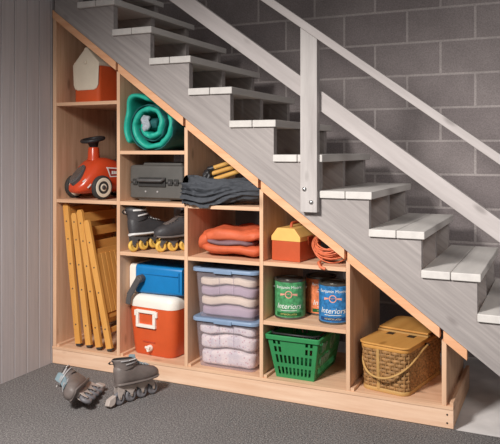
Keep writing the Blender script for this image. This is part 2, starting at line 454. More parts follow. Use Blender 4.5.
# ------------------------------------------------------------------ ride-on car
Z2 = .925
def wheel(parent, loc, r, w, axle='x'):
    R = Matrix.Translation(loc) @ (Matrix.Rotation(PI/2, 4, 'Y'))
    m = MB(); prof = [(r*.76, -w/2), (r*.9, -w/2), (r*.98, -w*.32), (r, 0), (r*.98, w*.32), (r*.9, w/2), (r*.76, w/2)]
    m.lathe(prof, 36, R); ty = m.build('wheel', tyre, parent, smooth=60)
    m = MB(); m.lathe([(.001, -w/2-.002), (r*.3, -w/2-.002), (r*.34, -w/2+.003), (r*.72, -w/2-.003), (r*.80, -w/2-.001), (r*.82, 0), (r*.80, w/2+.001), (r*.72, w/2+.003), (r*.34, w/2-.003), (r*.3, w/2+.002), (.001, w/2+.002)], 36, R)
    m.build('whitewall', cream_pl, ty, smooth=35)
    m = MB(); m.lathe([(.001, -w/2-.009), (r*.16, -w/2-.007), (r*.2, -w/2-.001), (r*.2, w/2+.001), (r*.16, w/2+.007), (.001, w/2+.009)], 20, R)
    m.build('hub_cap', dark_hub, ty, smooth=40)
RW = .067
car = thing('ride_on_car', 'red ride-on toy car with black steering wheel and cream-hubbed wheels, nose outward on a shelf', 'toy car', (.168, .090, Z2+.0005), math.radians(-14))
for x, y in ((.120, 0), (-.120, 0), (.085, .265), (-.085, .265)): wheel(car, (x, y, RW), RW, .03)
def oval(w, z0, z1, y, n=28, p=.75):
    zc, hh = (z0+z1)/2, (z1-z0)/2; f = lambda v: math.copysign(abs(v)**p, v)
    return [(w/2*f(math.cos(q*2*PI/n)), y, zc+hh*f(math.sin(q*2*PI/n))) for q in range(n)]
m = MB(); m.loft([oval(.06, .045, .066, -.108), oval(.09, .036, .088, -.10), oval(.125, .032, .112, -.08), oval(.16, .03, .152, -.055), oval(.18, .03, .190, -.022), oval(.195, .03, .216, .008), oval(.202, .03, .232, .04), oval(.202, .03, .232, .10), oval(.19, .03, .215, .17), oval(.15, .03, .19, .21), oval(.135, .03, .185, .29), oval(.12, .04, .19, .34), oval(.08, .06, .18, .355)])
body = m.build('body', car_red, car, smooth=60)
# slanted radiator on the nose
m = MB(); R = Matrix.Translation((0, -.066, .132)) @ Matrix.Rotation(math.radians(-42), 4, 'X')
def disc_oval(mbx, w, h, y0, y1, R, n=28):
    A = [R @ Vector((w/2*math.cos(q*2*PI/n), y0, h/2*math.sin(q*2*PI/n))) for q in range(n)]
    B = [R @ Vector((w/2*math.cos(q*2*PI/n), y1, h/2*math.sin(q*2*PI/n))) for q in range(n)]
    mbx.loft([A, B])
disc_oval(m, .074, .135, -.016, .012, R); gr = m.build('radiator', grey_pl, body, bevel=.003)
m = MB()
for x in (-.024, -.012, 0, .012, .024): m.box(x-.0025, x+.0025, -.019, -.014, -.056+abs(x)*.7, .056-abs(x)*.7, R)
m.build('radiator_bars', steel, gr)
m = MB()
for dx in (0, ):
    for q, (xx, y0, z0, y1, z1) in enumerate(((.058, -.082, .098, -.03, .140), (.088, -.04, .075, -.005, .092), (.078, -.065, .065, -.045, .085))):
        m.tube([(xx, y0, z0), (xx+.004, (y0+y1)/2, (z0+z1)/2), (xx+.002, y1, z1)], .0045, 8)
m.build('hood_trim', frame_pale, body, smooth=60)
m = MB(); m.lathe([(.036, .21), (.034, .225), (.031, .275), (.028, .284), (.001, .285)], 24, Matrix.Translation((0, .038, .006)))
colm = m.build('steering_column', car_red, car, smooth=40)
R = Matrix.Translation((0, .041, .290)) @ Matrix.Rotation(math.radians(12), 4, 'X')
m = MB(); m.lathe([(.022, 0), (.026, .012), (.034, .03), (.02, .042), (.001, .043)], 20, R); m.build('steering_hub', black_pl, colm, smooth=50)
m = MB(); m.tube([R @ Vector((.061*math.cos(q*2*PI/40), .061*math.sin(q*2*PI/40), .044)) for q in range(40)], .0105, 10, closed=True)
for a in (PI/2, PI/2+2*PI/3, PI/2+4*PI/3):
    m.tube([R @ Vector((.02*math.cos(a), .02*math.sin(a), .034)), R @ Vector((.06*math.cos(a), .06*math.sin(a), .044))], .009, 8, flat=.6)
m.build('steering_wheel', black_pl, colm, smooth=60)
# side label, bent to the body's flank
m = MB()
xs = .100
m.prism([(.050, .178), (.165, .170), (.165, .122), (.072, .122)], 'x', xs-.006, xs+.001); lb = m.build('side_label', paint_white, body)
m = MB(); m.prism([(.060, .171), (.161, .164), (.161, .128), (.077, .128)], 'x', xs+.001, xs+.002); m.build('label_field', car_red_dark, lb)
m = MB()
for q in range(6): m.box(xs+.002, xs+.0028, .084+q*.013, .093+q*.013, .138, .156-q*.0008)
m.build('lettering', paint_white, lb)
# seat pad and rear
m = MB(); pad(m, (0, .26, .2), .12, .15, .04, amp=.001); m.build('seat', black_pl, car, smooth=60)

# ------------------------------------------------------------------ folding chairs
def folding_chair(label, xb, tilt, y0, grp, H=.79, dx=0):
    c = thing('folding_chair', label, 'chair', (xb, y0, FZ+.0065), 0, grp)
    R = Matrix.Rotation(math.radians(-tilt), 4, 'Y')
    TH, DP, W = .036, .022, .42
    fr = []
    def rail(x, y, z0, z1, name, tl):
        Rr = Matrix.Translation((x, y, 0)) @ Matrix.Rotation(math.radians(-tl), 4, 'Y')
        m = MB(); m.prism([(-TH/2, z0+.012), (TH/2*.4, z0), (TH/2, z0+.01), (TH/2, z1-.014), (TH/2-.008, z1), (-TH/2+.008, z1), (-TH/2, z1-.014)], 'y', 0, DP)
        m.xf(Rr); o = m.build(name, chair_wood, c, bevel=.002)
        mm = MB(); mm.box(-TH/2+.006, TH/2, -.001, DP+.001, z0-.001, z0+.012); mm.xf(Rr); mm.build('foot_tip', tyre, o, bevel=.002)
        for zz in (.12, .32, .46, .60, .70):
            if zz < z1-.03:
                mm = MB(); mm.cyl((0, -.001, zz), (0, .002, zz), .0045, n=10); mm.xf(Rr); mm.build('peg', dark_hub, o)
    t2 = tilt+1.5+dx
    for yy in (0, W-DP):
        rail(0, yy, .001, H, 'back_leg', tilt)
        rail(.072, yy, .001, H-.05, 'front_leg', t2)
    R1 = Matrix.Rotation(math.radians(-tilt), 4, 'Y'); R2 = Matrix.Translation((.072, 0, 0)) @ Matrix.Rotation(math.radians(-t2), 4, 'Y')
    for z0, hh in ((H-.075, .055), (H-.155, .05), (H-.235, .05)):
        m = MB(); m.box(.004, .016, DP, W-DP, z0, z0+hh); m.xf(R1); m.build('back_slat', chair_slat, c, bevel=.002)
    for q in range(9):
        ys = DP+.004+q*.0412
        m = MB(); m.box(-.002, .012, ys, ys+.036, .20, .53); m.xf(R2); m.build('seat_slat', chair_wood, c, bevel=.0015)
    for z0 in (.17, .53, .09):
        m = MB(); m.box(-.010, .006, DP*.2, W-DP*.2, z0, z0+.028); m.xf(R2); m.build('cross_bar', chair_slat, c, bevel=.0015)
    return c
folding_chair('golden wooden folding chair leaning nearest the left wall in the bottom left bay', .134, 6.5, .04, 'wooden folding chairs in the left bay', .80)
folding_chair('golden wooden folding chair with slats showing, leaning nearest the red and blue coolers', .283, 10.0, .03, 'wooden folding chairs in the left bay', .775, 1.2)

# ------------------------------------------------------------------ sleeping bag
Z3 = 1.1965
bag = thing('sleeping_bag', 'teal sleeping bag rolled in a spiral on the second bay\'s top shelf', 'sleeping bag', (.626, .008, Z3))
def spiral(th0, th1, r0, pitch, thick, L, off, bump_a=None, seed=0, y_in=0.0, n=150, zc=.134, sx=1.08):
    m = MB(); secs = []; nc = 18
    for i in range(n+1):
        th = th0+(th1-th0)*i/n
        r = r0+pitch*(th-th0)/(2*PI)+off
        tk = thick*(.35 if i in (0, n) else 1)
        if bump_a:
            for a, am, wd in bump_a: r += am*math.exp(-((th-a)/wd)**2)
        row = []
        for j in range(nc):
            q = 2*PI*j/nc; cx_, sy_ = math.cos(q), math.sin(q)
            dr = math.copysign(abs(cx_)**.7, cx_)*tk/2
            dy = math.copysign(abs(sy_)**.35, sy_)*L/2+L/2+y_in
            wob = noise.noise(Vector((th*2.2+seed, j*.12, 0)))*.007+noise.noise(Vector((th*6+seed, j*.1, 4)))*.003
            rr = r+dr+wob*.8
            x = rr*math.cos(th)*sx; z = rr*math.sin(th)*1.08+zc
            z = max(z, .003+(dr+tk/2)*.25)
            if dy < .06:                           # squeezed under the sloping ledger
                z = min(z, SB(x+.626)-LT-.012-Z3-(.004 if thick < .02 else 0))
            row.append((x, max(dy+wob*(1 if dy < L*.3 else .2), -.004), z))
        secs.append(row)
    m.loft(secs); return m
A0 = PI*.95
spiral(A0, A0+PI*4.25, .040, .050, .034, .300, 0, [(A0+PI*3.76, .048, .30)]).build('shell', teal, bag, smooth=70)
spiral(A0+.4, A0+PI*3.3, .040, .050, .011, .290, .0225, None, 5, .005).build('lining', teal_dark, bag, smooth=70)
m = MB(); pad(m, (.0, .155, .140), .075, .27, .075, amp=.004, freq=24); m.build('rolled_core', teal_dark, bag, smooth=70)
m = MB(); pad(m, (-.026, .010, .146), .052, .03, .080, amp=.004, freq=40, e=.7); m.build('label_patch', label_grey, bag, smooth=70)

# ------------------------------------------------------------------ hard case
case = thing('carrying_case', 'charcoal hard-shell case with a front handle on the shelf below the sleeping bag', 'case', (.628, .27, .9255))
m = MB(); m.loft([rrect(.315, .38, .014, .012), rrect(.335, .40, .016, .020), rrect(.336, .40, .016, .094)]); m.build('lower_shell', case_mat, case, bevel=.004)
m = MB(); m.loft([rrect(.336, .40, .016, .102), rrect(.335, .40, .016, .183), rrect(.318, .385, .016, .193)]); m.build('upper_shell', case_mat, case, bevel=.004)
m = MB(); m.loft([rrect(.330, .394, .014, .094), rrect(.330, .394, .014, .102)]); m.build('seam', case_dark, case)
m = MB(); m.loft([rrect(.25, .34, .012, .193, .02), rrect(.24, .33, .012, .206, .02)]); m.build('lid_rib', case_mat, case, bevel=.003)
m = MB(); m.loft([rrect(.20, .36, .01, .0, -.02), rrect(.21, .375, .01, .012, -.02)]); m.build('foot_rail', case_mat, case, bevel=.002)
y = -.2
m = MB(); m.box(-.105, .065, y-.010, y+.001, .078, .128); m.build('handle_recess', case_dark, case, bevel=.003)
m = MB(); m.tube([(-.098, y-.008, .12), (-.098, y-.024, .118), (-.09, y-.030, .112), (.050, y-.030, .112), (.058, y-.024, .118), (.058, y-.008, .12)], .0085, 10); h = m.build('handle', grey_pl, case, smooth=60)
for x in (-.128, .092, .128):
    m = MB(); m.box(x-.014, x+.014, y-.008, y+.001, .086, .12); la = m.build('latch', case_dark, case, bevel=.003)
    m = MB(); m.cyl((x, y-.008, .103), (x, y-.012, .103), .006, n=14); m.build('latch_button', grey_pl, la)
m = MB()
for x in (-.062, .012): m.cyl((x, y-.003, .052), (x, y+.001, .052), .005, n=12)
m.build('rivet', skate_light, case)

# ------------------------------------------------------------------ inline skates
def skate(label, loc, rot, grp, boot, trim, wheelm, framem, tongue, liner=skate_liner, kz=1, rest=None, sole=None, brake=True):
    """toe along +x, sole down; built around the wheel line"""
    s = bpy.data.objects.new('inline_skate', None); col.objects.link(s); s.empty_display_size = .05
    s.location = loc; s.rotation_euler = rot; tag(s, label, 'skate', grp)
    r = .036
    for x in (-.118, -.040, .038, .116):
        R = Matrix.Translation((x, 0, r)) @ Matrix.Rotation(PI/2, 4, 'X')
        m = MB(); m.lathe([(.006, -.006), (r*.5, -.008), (r*.62, -.0115), (r*.85, -.010), (r*.97, -.005), (r, 0), (r*.97, .005), (r*.85, .010), (r*.62, .0115), (r*.5, .008), (.006, .006)], 28, R)
        w_ = m.build('wheel', wheelm, s, smooth=50)
        m = MB(); m.lathe([(.001, -.017), (.0065, -.017), (.0065, .017), (.001, .017)], 14, R); m.build('axle_bolt', steel, w_, smooth=40)
    m = MB()
    for sy in (-1, 1):
        y0, y1 = sorted((sy*.0135, sy*.0165))
        m.prism([(-.132, .05), (-.124, .029), (-.112, .029), (-.104, .05), (-.079, .074), (-.052, .05), (-.046, .029), (-.034, .029), (-.028, .05), (-.001, .072), (.026, .05), (.032, .029), (.044, .029), (.05, .05), (.077, .07), (.104, .05), (.11, .029), (.122, .029), (.128, .05), (.12, .078), (.06, .086), (-.02, .088), (-.07, .098), (-.13, .098)], 'y', y0, y1)
    m.box(-.12, -.03, -.016, .016, .088, .1); m.box(.02, .115, -.016, .016, .076, .09)
    fr = m.build('wheel_frame', framem, s, bevel=.0015)
    m = MB() if brake else None
    if brake: m.prism([(-.145, .062), (-.19, .048), (-.205, .018), (-.185, .006), (-.16, .014), (-.15, .03)], 'y', -.019, .019); m.build('heel_brake', framem, s, bevel=.006)
    # boot
    def sec(x, z0, z1, w, tw, n=24, p=.72):
        f = lambda v: math.copysign(abs(v)**p, v); out = []
        for q in range(n):
            a = q*2*PI/n; cz = math.sin(a); wz = w if cz < 0 else tw+(w-tw)*(1-abs(cz))
            out.append((x, wz/2*f(math.cos(a)), (z0+z1)/2+(z1-z0)/2*f(cz)))
        return out
    m = MB(); m.loft([sec(.158, .105, .125, .03, .03), sec(.152, .096, .142, .06, .055), (sec(.13, .092, .158, .085, .075)), sec(.09, .09, .17, .098, .082), sec(.05, .089, .182, .096, .078), sec(.015, .09, .20, .088, .07), sec(-.02, .094, .225, .084, .07), sec(-.06, .098, .245, .084, .076), sec(-.095, .098, .24, .076, .07), sec(-.12, .1, .21, .05, .045), sec(-.126, .115, .18, .03, .03)])
    b = m.build('boot', boot, s, smooth=70)
    m = MB(); cs = []
    def ell(cx_, z, rx, ry, n=28, tz=0): return [(cx_+rx*math.cos(q*2*PI/n), ry*math.sin(q*2*PI/n), z+tz*math.cos(q*2*PI/n)) for q in range(n)]
    for cx_, z, rx, ry, tz in ((-.05, .185, .068, .048, .01), (-.05, .215, .071, .051, .008), (-.054, .25, .068, .052, 0), (-.060, .285, .066, .053, -.012), (-.066, .318, .066, .053, -.02), (-.066, .324, .062, .049, -.02), (-.062, .30, .058, .045, -.015), (-.056, .25, .056, .042, 0)):
        cs.append(ell(cx_, z, rx, ry, tz=tz))
    m.loft(cs, cap0=False, cap1=False); cf = m.build('cuff', boot, s, smooth=60)
    m = MB(); m.loft([ell(-.06, .262, .055, .042), ell(-.062, .30, .057, .044, tz=-.014), ell(-.068, .338, .058, .045, tz=-.02), ell(-.068, .343, .051, .038, tz=-.02), ell(-.062, .30, .046, .034, tz=-.014), ell(-.06, .264, .04, .03)]); m.build('liner', liner, s, smooth=60)
    m = MB(); m.loft([[(x_, y_*.022*k_, z_) for y_ in (-1, -.5, 0, .5, 1)] + [(x_-.01, y_*.022*k_, z_-.004) for y_ in (1, .5, 0, -.5, -1)] for x_, z_, k_ in ((.10, .172, .8), (.05, .192, 1), (.02, .23, 1.05), (.008, .28, 1.1), (.004, .325, 1.1), (.006, .358, .9))]); m.build('tongue', tongue, s, smooth=60)
    # straps and buckles
    def strap(cx_, z, rx, ry, name, w=.02, tz=0, a0=-2.3, a1=2.3):
        n = 22; P = []
        for q in range(n+1):
            a = a0+(a1-a0)*q/n; P.append((cx_+rx*math.cos(a), ry*math.sin(a), z+tz*math.cos(a)))
        mm = MB(); rows = []
        for p in P:
            d_ = Vector((p[0]-cx_, p[1], 0)).normalized()*.0035; p = Vector(p)
            rows.append([p-Vector((0, 0, w/2)), p-Vector((0, 0, w/2))+d_, p+Vector((0, 0, w/2))+d_, p+Vector((0, 0, w/2))])
        mm.loft(rows); return mm.build(name, trim, s, smooth=40)
    st = strap(-.062, .296, .069, .056, 'cuff_strap', .022, -.016)
    strap(-.052, .236, .074, .054, 'ankle_strap', .018, .012, -2.0, 2.0)
    mm = MB(); mm.box(-.065, -.02, .0545, .063, .286, .304); mm.build('buckle', frame_pale, st, bevel=.003)
    mm = MB(); mm.box(-.065, -.02, -.063, -.0545, .286, .304); mm.build('buckle', frame_pale, st, bevel=.003)
    mm = MB(); mm.loft([sec(.152, .094, .108, .068, .068), sec(.13, .088, .106, .094, .094), sec(.06, .087, .103, .104, .104), sec(-.04, .092, .108, .092, .092), sec(-.115, .097, .116, .07, .07), sec(-.13, .1, .116, .04, .04)]); mm.build('sole_shell', sole or trim, s, smooth=60)
    mm = MB()
    for q in range(5):
        xx = .092-q*.02; zz = .176+q*.0055+(.004 if q > 2 else 0)
        mm.tube([(xx, -.03, zz-.006), (xx-.008, 0, zz+.008), (xx-.016, .03, zz-.004)], .0026, 6)
    mm.build('laces', trim, s, smooth=60)
    mm = MB(); mm.tube([(-.128, 0, .27), (-.15, 0, .285), (-.158, 0, .31), (-.146, 0, .33), (-.125, 0, .325)], .004, 6, flat=1.6); mm.build('pull_loop', liner, s, smooth=60)
    if kz != 1:                                    # a lower-cut cuff
        for o in [c for c in s.children]+[g for c in s.children for g in c.children]:
            if o.name.split('.')[0] in ('cuff', 'liner', 'tongue', 'cuff_strap', 'ankle_strap', 'buckle', 'pull_loop', 'boot', 'laces'):
                for v in o.data.vertices:
                    if v.co.z > .2: v.co.z = .2+(v.co.z-.2)*kz
    s.scale = (.86, .86, .86)
    if rest is not None:                           # set down on its lowest point
        bpy.context.view_layer.update()
        zm = min((o.matrix_world @ v.co).z for o in s.children_recursive for v in o.data.vertices)
        s.location.z += rest-zm
    return s
def facing(toe, up):
    x = Vector(toe).normalized(); z = Vector(up); z = (z-x*z.dot(x)).normalized(); y = z.cross(x)
    return Matrix((x, y, z)).transposed().to_euler()
skate('grey inline skate standing on its wheels on the carpet, toe toward the storage unit', (.742, -.275, 0), facing((.30, .95, 0), (-.20, 0, 1)), 'inline skates on the carpet', skate_grey, skate_light, wheel_grey, frame_tan, skate_blue, kz=.3, rest=.0005, sole=skate_grey)
skate('grey inline skate tipped on its side on the carpet, open cuff toward the left wall', (.60, -.395, .1), facing((.35, -.85, .1), (-.85, -.25, .42)), 'inline skates on the carpet', skate_grey, skate_light, wheel_grey, frame_tan, skate_blue, kz=.35, rest=.0005, sole=skate_grey)
skate('dark inline skate with yellow wheels upright on a shelf under the charcoal case', (.722, .150, .657), facing((-.62, -.78, 0), (0, 0, 1)), 'inline skates on the shelf', skate_dark, skate_grey, wheel_yellow, grey_pl, skate_grey, kz=.4, rest=.6565, brake=False)
skate('dark inline skate with pale cuff straps leaning left on the shelf under the charcoal case', (.560, .115, .672), facing((.34, .94, .06), (-.24, -.14, .96)), 'inline skates on the shelf', skate_dark, pale_trim, wheel_yellow, grey_pl, skate_grey, kz=.5, rest=.6565, brake=False)

# ------------------------------------------------------------------ big red cooler and blue cooler
rc = thing('drink_cooler', 'orange-red cooler with white lid, label frame and spigot on the second bay\'s floor', 'cooler', (.614, .20, FZ+.001), rad(-5))
W_, D_ = .315, .29
m = MB(); m.loft([rrect(W_*.82, D_*.84, .04, 0), rrect(W_*.86, D_*.88, .045, .006), rrect(W_*.92, D_*.93, .05, .09), rrect(W_*.985, D_*.985, .052, .2), rrect(W_, D_, .052, .258)]); body = m.build('body', red_orange, rc, smooth=60)
m = MB(); m.loft([rrect(W_*1.005, D_*1.005, .054, .259), rrect(W_*1.01, D_*1.01, .054, .29), rrect(W_*.97, D_*.97, .054, .312), rrect(W_*.88, D_*.88, .05, .322), rrect(W_*.8, D_*.8, .05, .324)]); m.build('lid', white_pl, rc, smooth=60)
yf = -D_/2
m = MB()
fx0, fx1, fz0, fz1 = -.090, .040, .152, .246
for a in ((fx0, fx1, fz1-.017, fz1), (fx0, fx1, fz0, fz0+.017), (fx0, fx0+.018, fz0+.016, fz1-.016), (fx1-.018, fx1, fz0+.016, fz1-.016), (fx0-.01, fx0+.008, fz1-.035, fz1-.004), (fx1-.008, fx1+.012, fz1-.035, fz1-.004)):
    m.box(a[0], a[1], yf-.010, yf+.012, a[2], a[3])
m.build('label_frame', white_pl, body, bevel=.003)
m = MB(); m.box(-.052, .028, yf+.006, yf+.013, .073, .078); m.build('drain_groove', red_dark, body)
R = Matrix.Translation((-.006, yf+.012, .043)) @ Matrix.Rotation(PI/2, 4, 'X')
m = MB(); m.lathe([(.017, 0), (.017, .016), (.013, .022), (.009, .027), (.001, .0275)], 18, R); sp = m.build('spigot', white_pl, body, smooth=40)
m = MB(); m.box(-.020, .010, yf-.020, yf-.011, .046, .058); m.cyl((-.006, yf-.008, .045), (-.006, yf-.010, .028), .007, n=12); m.build('spigot_tap', white_pl, sp, bevel=.002)

bc = thing('blue_cooler', 'small blue cooler with a white lid lying on its side atop the orange-red cooler', 'cooler', (.627, .195, FZ+.3268), rad(-3))
# lies with its lid toward -x
RY = Matrix.Rotation(-PI/2, 4, 'Y')               # local z -> -x
m = MB(); m.loft([rrect(.142, .22, .016, -.165), rrect(.146, .226, .018, -.16), rrect(.156, .24, .02, .125)]); m.xf(Matrix.Translation((0, 0, .079)) @ RY); bb = m.build('body', blue_pl, bc, smooth=50)
m = MB(); m.loft([rrect(.158, .243, .021, .1265), rrect(.158, .243, .021, .158), rrect(.15, .235, .02, .17), rrect(.13, .215, .02, .1735)]); m.xf(Matrix.Translation((0, 0, .079)) @ RY); m.build('lid', white_pl, bc, smooth=50)
m = MB()
m.box(-.10, .145, -.1225, -.112, .108, .112); m.box(.148, .152, -.1215, -.112, .03, .13)
m.build('moulded_rib', blue_pl, bb, bevel=.001)
for sy in (-1, 1):
    y0 = -.124 if sy < 0 else .124
    m = MB(); m.cyl((-.082, y0-.004*sy, .085), (-.082, y0+sy*(.034 if sy < 0 else .01), .085), .021, n=24)
    hp = m.build('handle_pivot', grey_pl, bc, bevel=.003)
# swinging bail handle: two arms joined by a grip in front of and below the lid
m = MB()
ya = -.160
e = Vector((-.163, 0, -.045))
def bar(mbx, p0, p1, w, y0, y1):
    d_ = Vector((p1[0]-p0[0], p1[1]-p0[1])).normalized(); n_ = Vector((-d_.y, d_.x))*w/2
    mbx.prism([(p0[0]+n_.x, p0[1]+n_.y), (p1[0]+n_.x, p1[1]+n_.y), (p1[0]-n_.x, p1[1]-n_.y), (p0[0]-n_.x, p0[1]-n_.y)], 'y', y0, y1)
bar(m, (-.076, .092), (-.142, -.008), .034, ya-.006, ya+.005)
bar(m, (-.139, -.002), (-.150, -.055), .030, ya-.006, ya+.005)
m.build('handle', grey_pl, bc, bevel=.004)

# ------------------------------------------------------------------ folded camp stool (grey canvas, wooden legs)
stool = thing('folded_camp_stool', 'folded stool of gathered slate-grey canvas with golden wooden legs on the third bay\'s top shelf', 'stool', (1.062, .1, .9225))
m = MB(); secs = []; n = 132; NS = 70
for i in range(NS+1):
    u = i/NS; x = -.222+.418*u
    rz = .044+.026*math.sin(PI*min(1, u*1.15+.12))**.7+.006*math.sin(u*9); ry = .062+.03*math.sin(PI*u)
    if i == 0: rz *= .35; ry *= .35
    if i == 1: rz *= .8; ry *= .8
    if i == NS: rz *= .7; ry *= .8
    yc = -.078+.095*u; zc = .066+.014*u-.028*math.exp(-((u-.33)/.2)**2)
    row = []
    for j in range(n):
        a = 2*PI*j/n
        ca, sa = math.cos(a), math.sin(a)
        # gathers fan out from the tied end
        am = (1-u)**.8
        g = (.013*am*am+.003)*(1.2-2*abs(math.sin(a*7.0+2.5*noise.noise(Vector((u*3, ca, sa)))+3*u)))+.004*am*math.sin(a*23+7*noise.noise(Vector((u*4, ca*1.5, sa*1.5+5))))+.012*noise.noise(Vector((u*4, ca*1.3, sa*1.3+3)))+.0022*noise.noise(Vector((u*22+3, ca*5, sa*5)))
        z = zc+(rz+g)*sa*1.05; yv = yc+(ry+g)*ca
        xv = x+.012*noise.noise(Vector((u*6, a*2, 9)))*am
        if xv < -.186: yv = min(yv, -.108)         # the tied end hangs in front of the upright
        if yv > -.118: z = max(z, .003)            # lies on the shelf, spills over its front edge
        row.append((xv, yv, z))
    secs.append(row)
m.loft(secs); m.build('canvas', canvas_grey, stool, smooth=80)
for q, (p0, p1) in enumerate((((-.158, .10, .180), (-.01, .155, .232)), ((-.148, .06, .150), (.02, .12, .205)), ((-.118, .03, .122), (.04, .09, .178)))):
    p0, p1 = Vector(p0), Vector(p1); m = MB(); m.cyl(p0, p1, .0125, n=14); lg = m.build('leg', pole_wood, stool, smooth=40)
    dr_ = (p1-p0).normalized(); m = MB(); m.tube([p0-dr_*.03, p0-dr_*.026, p0+dr_*.006], [.010, .016, .016], 14); m.build('foot_cap', black_pl, lg, smooth=40)
m = MB(); pad(m, (-.155, .06, .140), .045, .10, .07, amp=.005, freq=40, e=.8); m.build('tie_cord', black_pl, stool, smooth=60)

# ------------------------------------------------------------------ orange tarp
tp = thing('folded_tarp', 'folded orange nylon tarp with mauve-grey lining, on the shelf above the clear bins', 'tarp', (1.076, .19, .6635))
def cloth_pad(m, c, w, d, h, seed, amp=.005, tx=0, e=.5):
    n0 = len(m.bm.verts); pad(m, c, w, d, h, e=.38, amp=amp, freq=13, seed=seed, nu=84, nv=34, ep=.42, ez=.8)
    m.bm.verts.ensure_lookup_table()
    for v in list(m.bm.verts)[n0:]:
        v.co.z += tx*(v.co.x-c[0])+.004*math.sin(v.co.x*34+v.co.y*20+seed)
m = MB(); cloth_pad(m, (.0, 0, .034), .365, .31, .056, 3)
cloth_pad(m, (.008, .0, .104), .355, .30, .070, 5, .007, .02)
cloth_pad(m, (-.150, .0, .068), .070, .30, .090, 8, .004, .2)
m.build('cloth', tarp_orange, tp, smooth=70)
m = MB(); cloth_pad(m, (-.01, -.020, .068), .26, .27, .034, 9, .005); m.build('lining', tarp_grey, tp, smooth=70)

# ------------------------------------------------------------------ clear bins
def storage_bin(label, z, grp):
    b = thing('storage_bin', label, 'bin', (1.056, .245, z), 0, grp)
    W, Dp, H = .345, .43, .240
    m = MB(); m.loft([rrect(W*.90, Dp*.93, .03, .0), rrect(W*.905, Dp*.935, .032, .005), rrect(W, Dp, .034, H)], cap1=False)
    m.build('tub', bin_clear, b, smooth=50)
    m = MB(); m.loft([rrect(W+.016, Dp+.016, .036, H-.008), rrect(W+.026, Dp+.026, .038, H-.006), rrect(W+.026, Dp+.026, .038, H+.006), rrect(W+.018, Dp+.018, .036, H+.011), rrect(W-.03, Dp-.03, .03, H+.011), rrect(W-.04, Dp-.04, .03, H+.005)], cap0=True)
    ld = m.build('lid', bin_lid, b, smooth=40)
    m = MB(); m.box(-.05, .05, -Dp/2-.019, -Dp/2-.010, H-.012, H+.007); m.build('lid_catch', bin_lid, ld, bevel=.003)
    m = MB()
    for x in (-.03, .05): m.tube([(x, -Dp/2+.004, H-.02), (x, -Dp/2*.95+.0, H*.5)], .0016, 6)
    m.build('moulded_rib', bin_clear, b)
    return b
storage_bin('clear storage bin with slate-blue lid holding cream and mauve folded cloths, stacked on another bin', FZ+.001+.2525, 'clear storage bins')
storage_bin('clear storage bin with slate-blue lid holding printed quilts, standing on the unit floor', FZ+.001, 'clear storage bins')
zb = FZ+.001+.2525+.006
def cloth(name, label, cat, mat, c, w, d, h, seed, grp=None, amp=.004, sag=0, e=.25):
    m = MB(); pad(m, (0, 0, h/2), w, d, h, e=e, amp=amp, freq=13, seed=seed, sag=sag, ep=.2, ez=.38, nu=80, nv=32)
    for v in m.bm.verts:                           # the whole stack sags the same way
        hz = v.co.z+c[2]-zb; k_ = max(0, min(1, hz/.05))
        v.co.z += k_*(.009*math.sin(v.co.x*17+.8)+.004*math.sin(v.co.x*37+v.co.y*9+2))
    o = m.build(name, mat, None, smooth=70); o.location = c; tag(o, label, cat, grp); return o
cx_, cy_ = 1.056, .245
cloth('folded_cloth', 'mauve folded cloth lying at the bottom of the upper clear bin', 'cloth', mauve_cloth, (cx_, cy_, zb), .302, .394, .052, 1, None, .001)
cloth('folded_cloth', 'cream folded cloth between the two mauve cloths in the upper clear bin', 'cloth', cream_cloth, (cx_-.001, cy_, zb+.0562), .306, .398, .044, 2, None, .001)
cloth('folded_cloth', 'mauve folded cloth in the middle of the upper clear bin, above a cream one', 'cloth', mauve_cloth, (cx_+.001, cy_, zb+.1040), .312, .402, .0485, 3, None, .001)
cloth('folded_cloth', 'cream folded cloth, topmost in the upper clear bin', 'cloth', cream_cloth, (cx_-.001, cy_, zb+.1560), .316, .404, .042, 4, None, .001)
zb = FZ+.001+.006
cloth('folded_quilt', 'white quilt with pink print folded at the bottom of the lower clear bin', 'quilt', quilt, (cx_, cy_, zb), .304, .396, .082, 5, None, .0015)
cloth('folded_quilt', 'white quilt with pink print folded in the middle of the lower clear bin', 'quilt', quilt, (cx_+.001, cy_, zb+.0872), .312, .402, .070, 6, None, .0015)
cloth('folded_quilt', 'white quilt with pink print bunched on top in the lower clear bin', 'quilt', quilt, (cx_-.001, cy_, zb+.1625), .322, .408, .048, 7, None, .002)

# ------------------------------------------------------------------ tackle box
tb = thing('tackle_box', 'rust-red tackle box with a yellow chamfered lid beside the orange cord', 'tackle box', (1.394, .158, .661), rad(-6))
m = MB(); m.box(-.077, .077, -.11, .13, 0, .096); m.build('body', tack_red, tb, bevel=.003)
m = MB(); m.prism([(-.079, .0965), (.079, .0965), (.079, .119), (.046, .160), (-.046, .160), (-.079, .119)], 'y', -.112, .132); ld = m.build('lid', tack_yellow, tb, bevel=.003)
m = MB(); m.tube([(0, -.05, .159), (0, -.05, .174), (0, -.04, .180), (0, .06, .180), (0, .07, .174), (0, .07, .159)], .007, 10); m.build('handle', tack_red, ld, smooth=60)
m = MB(); m.box(.078, .083, -.03, .03, .075, .115); m.build('latch', tack_red, tb, bevel=.002)

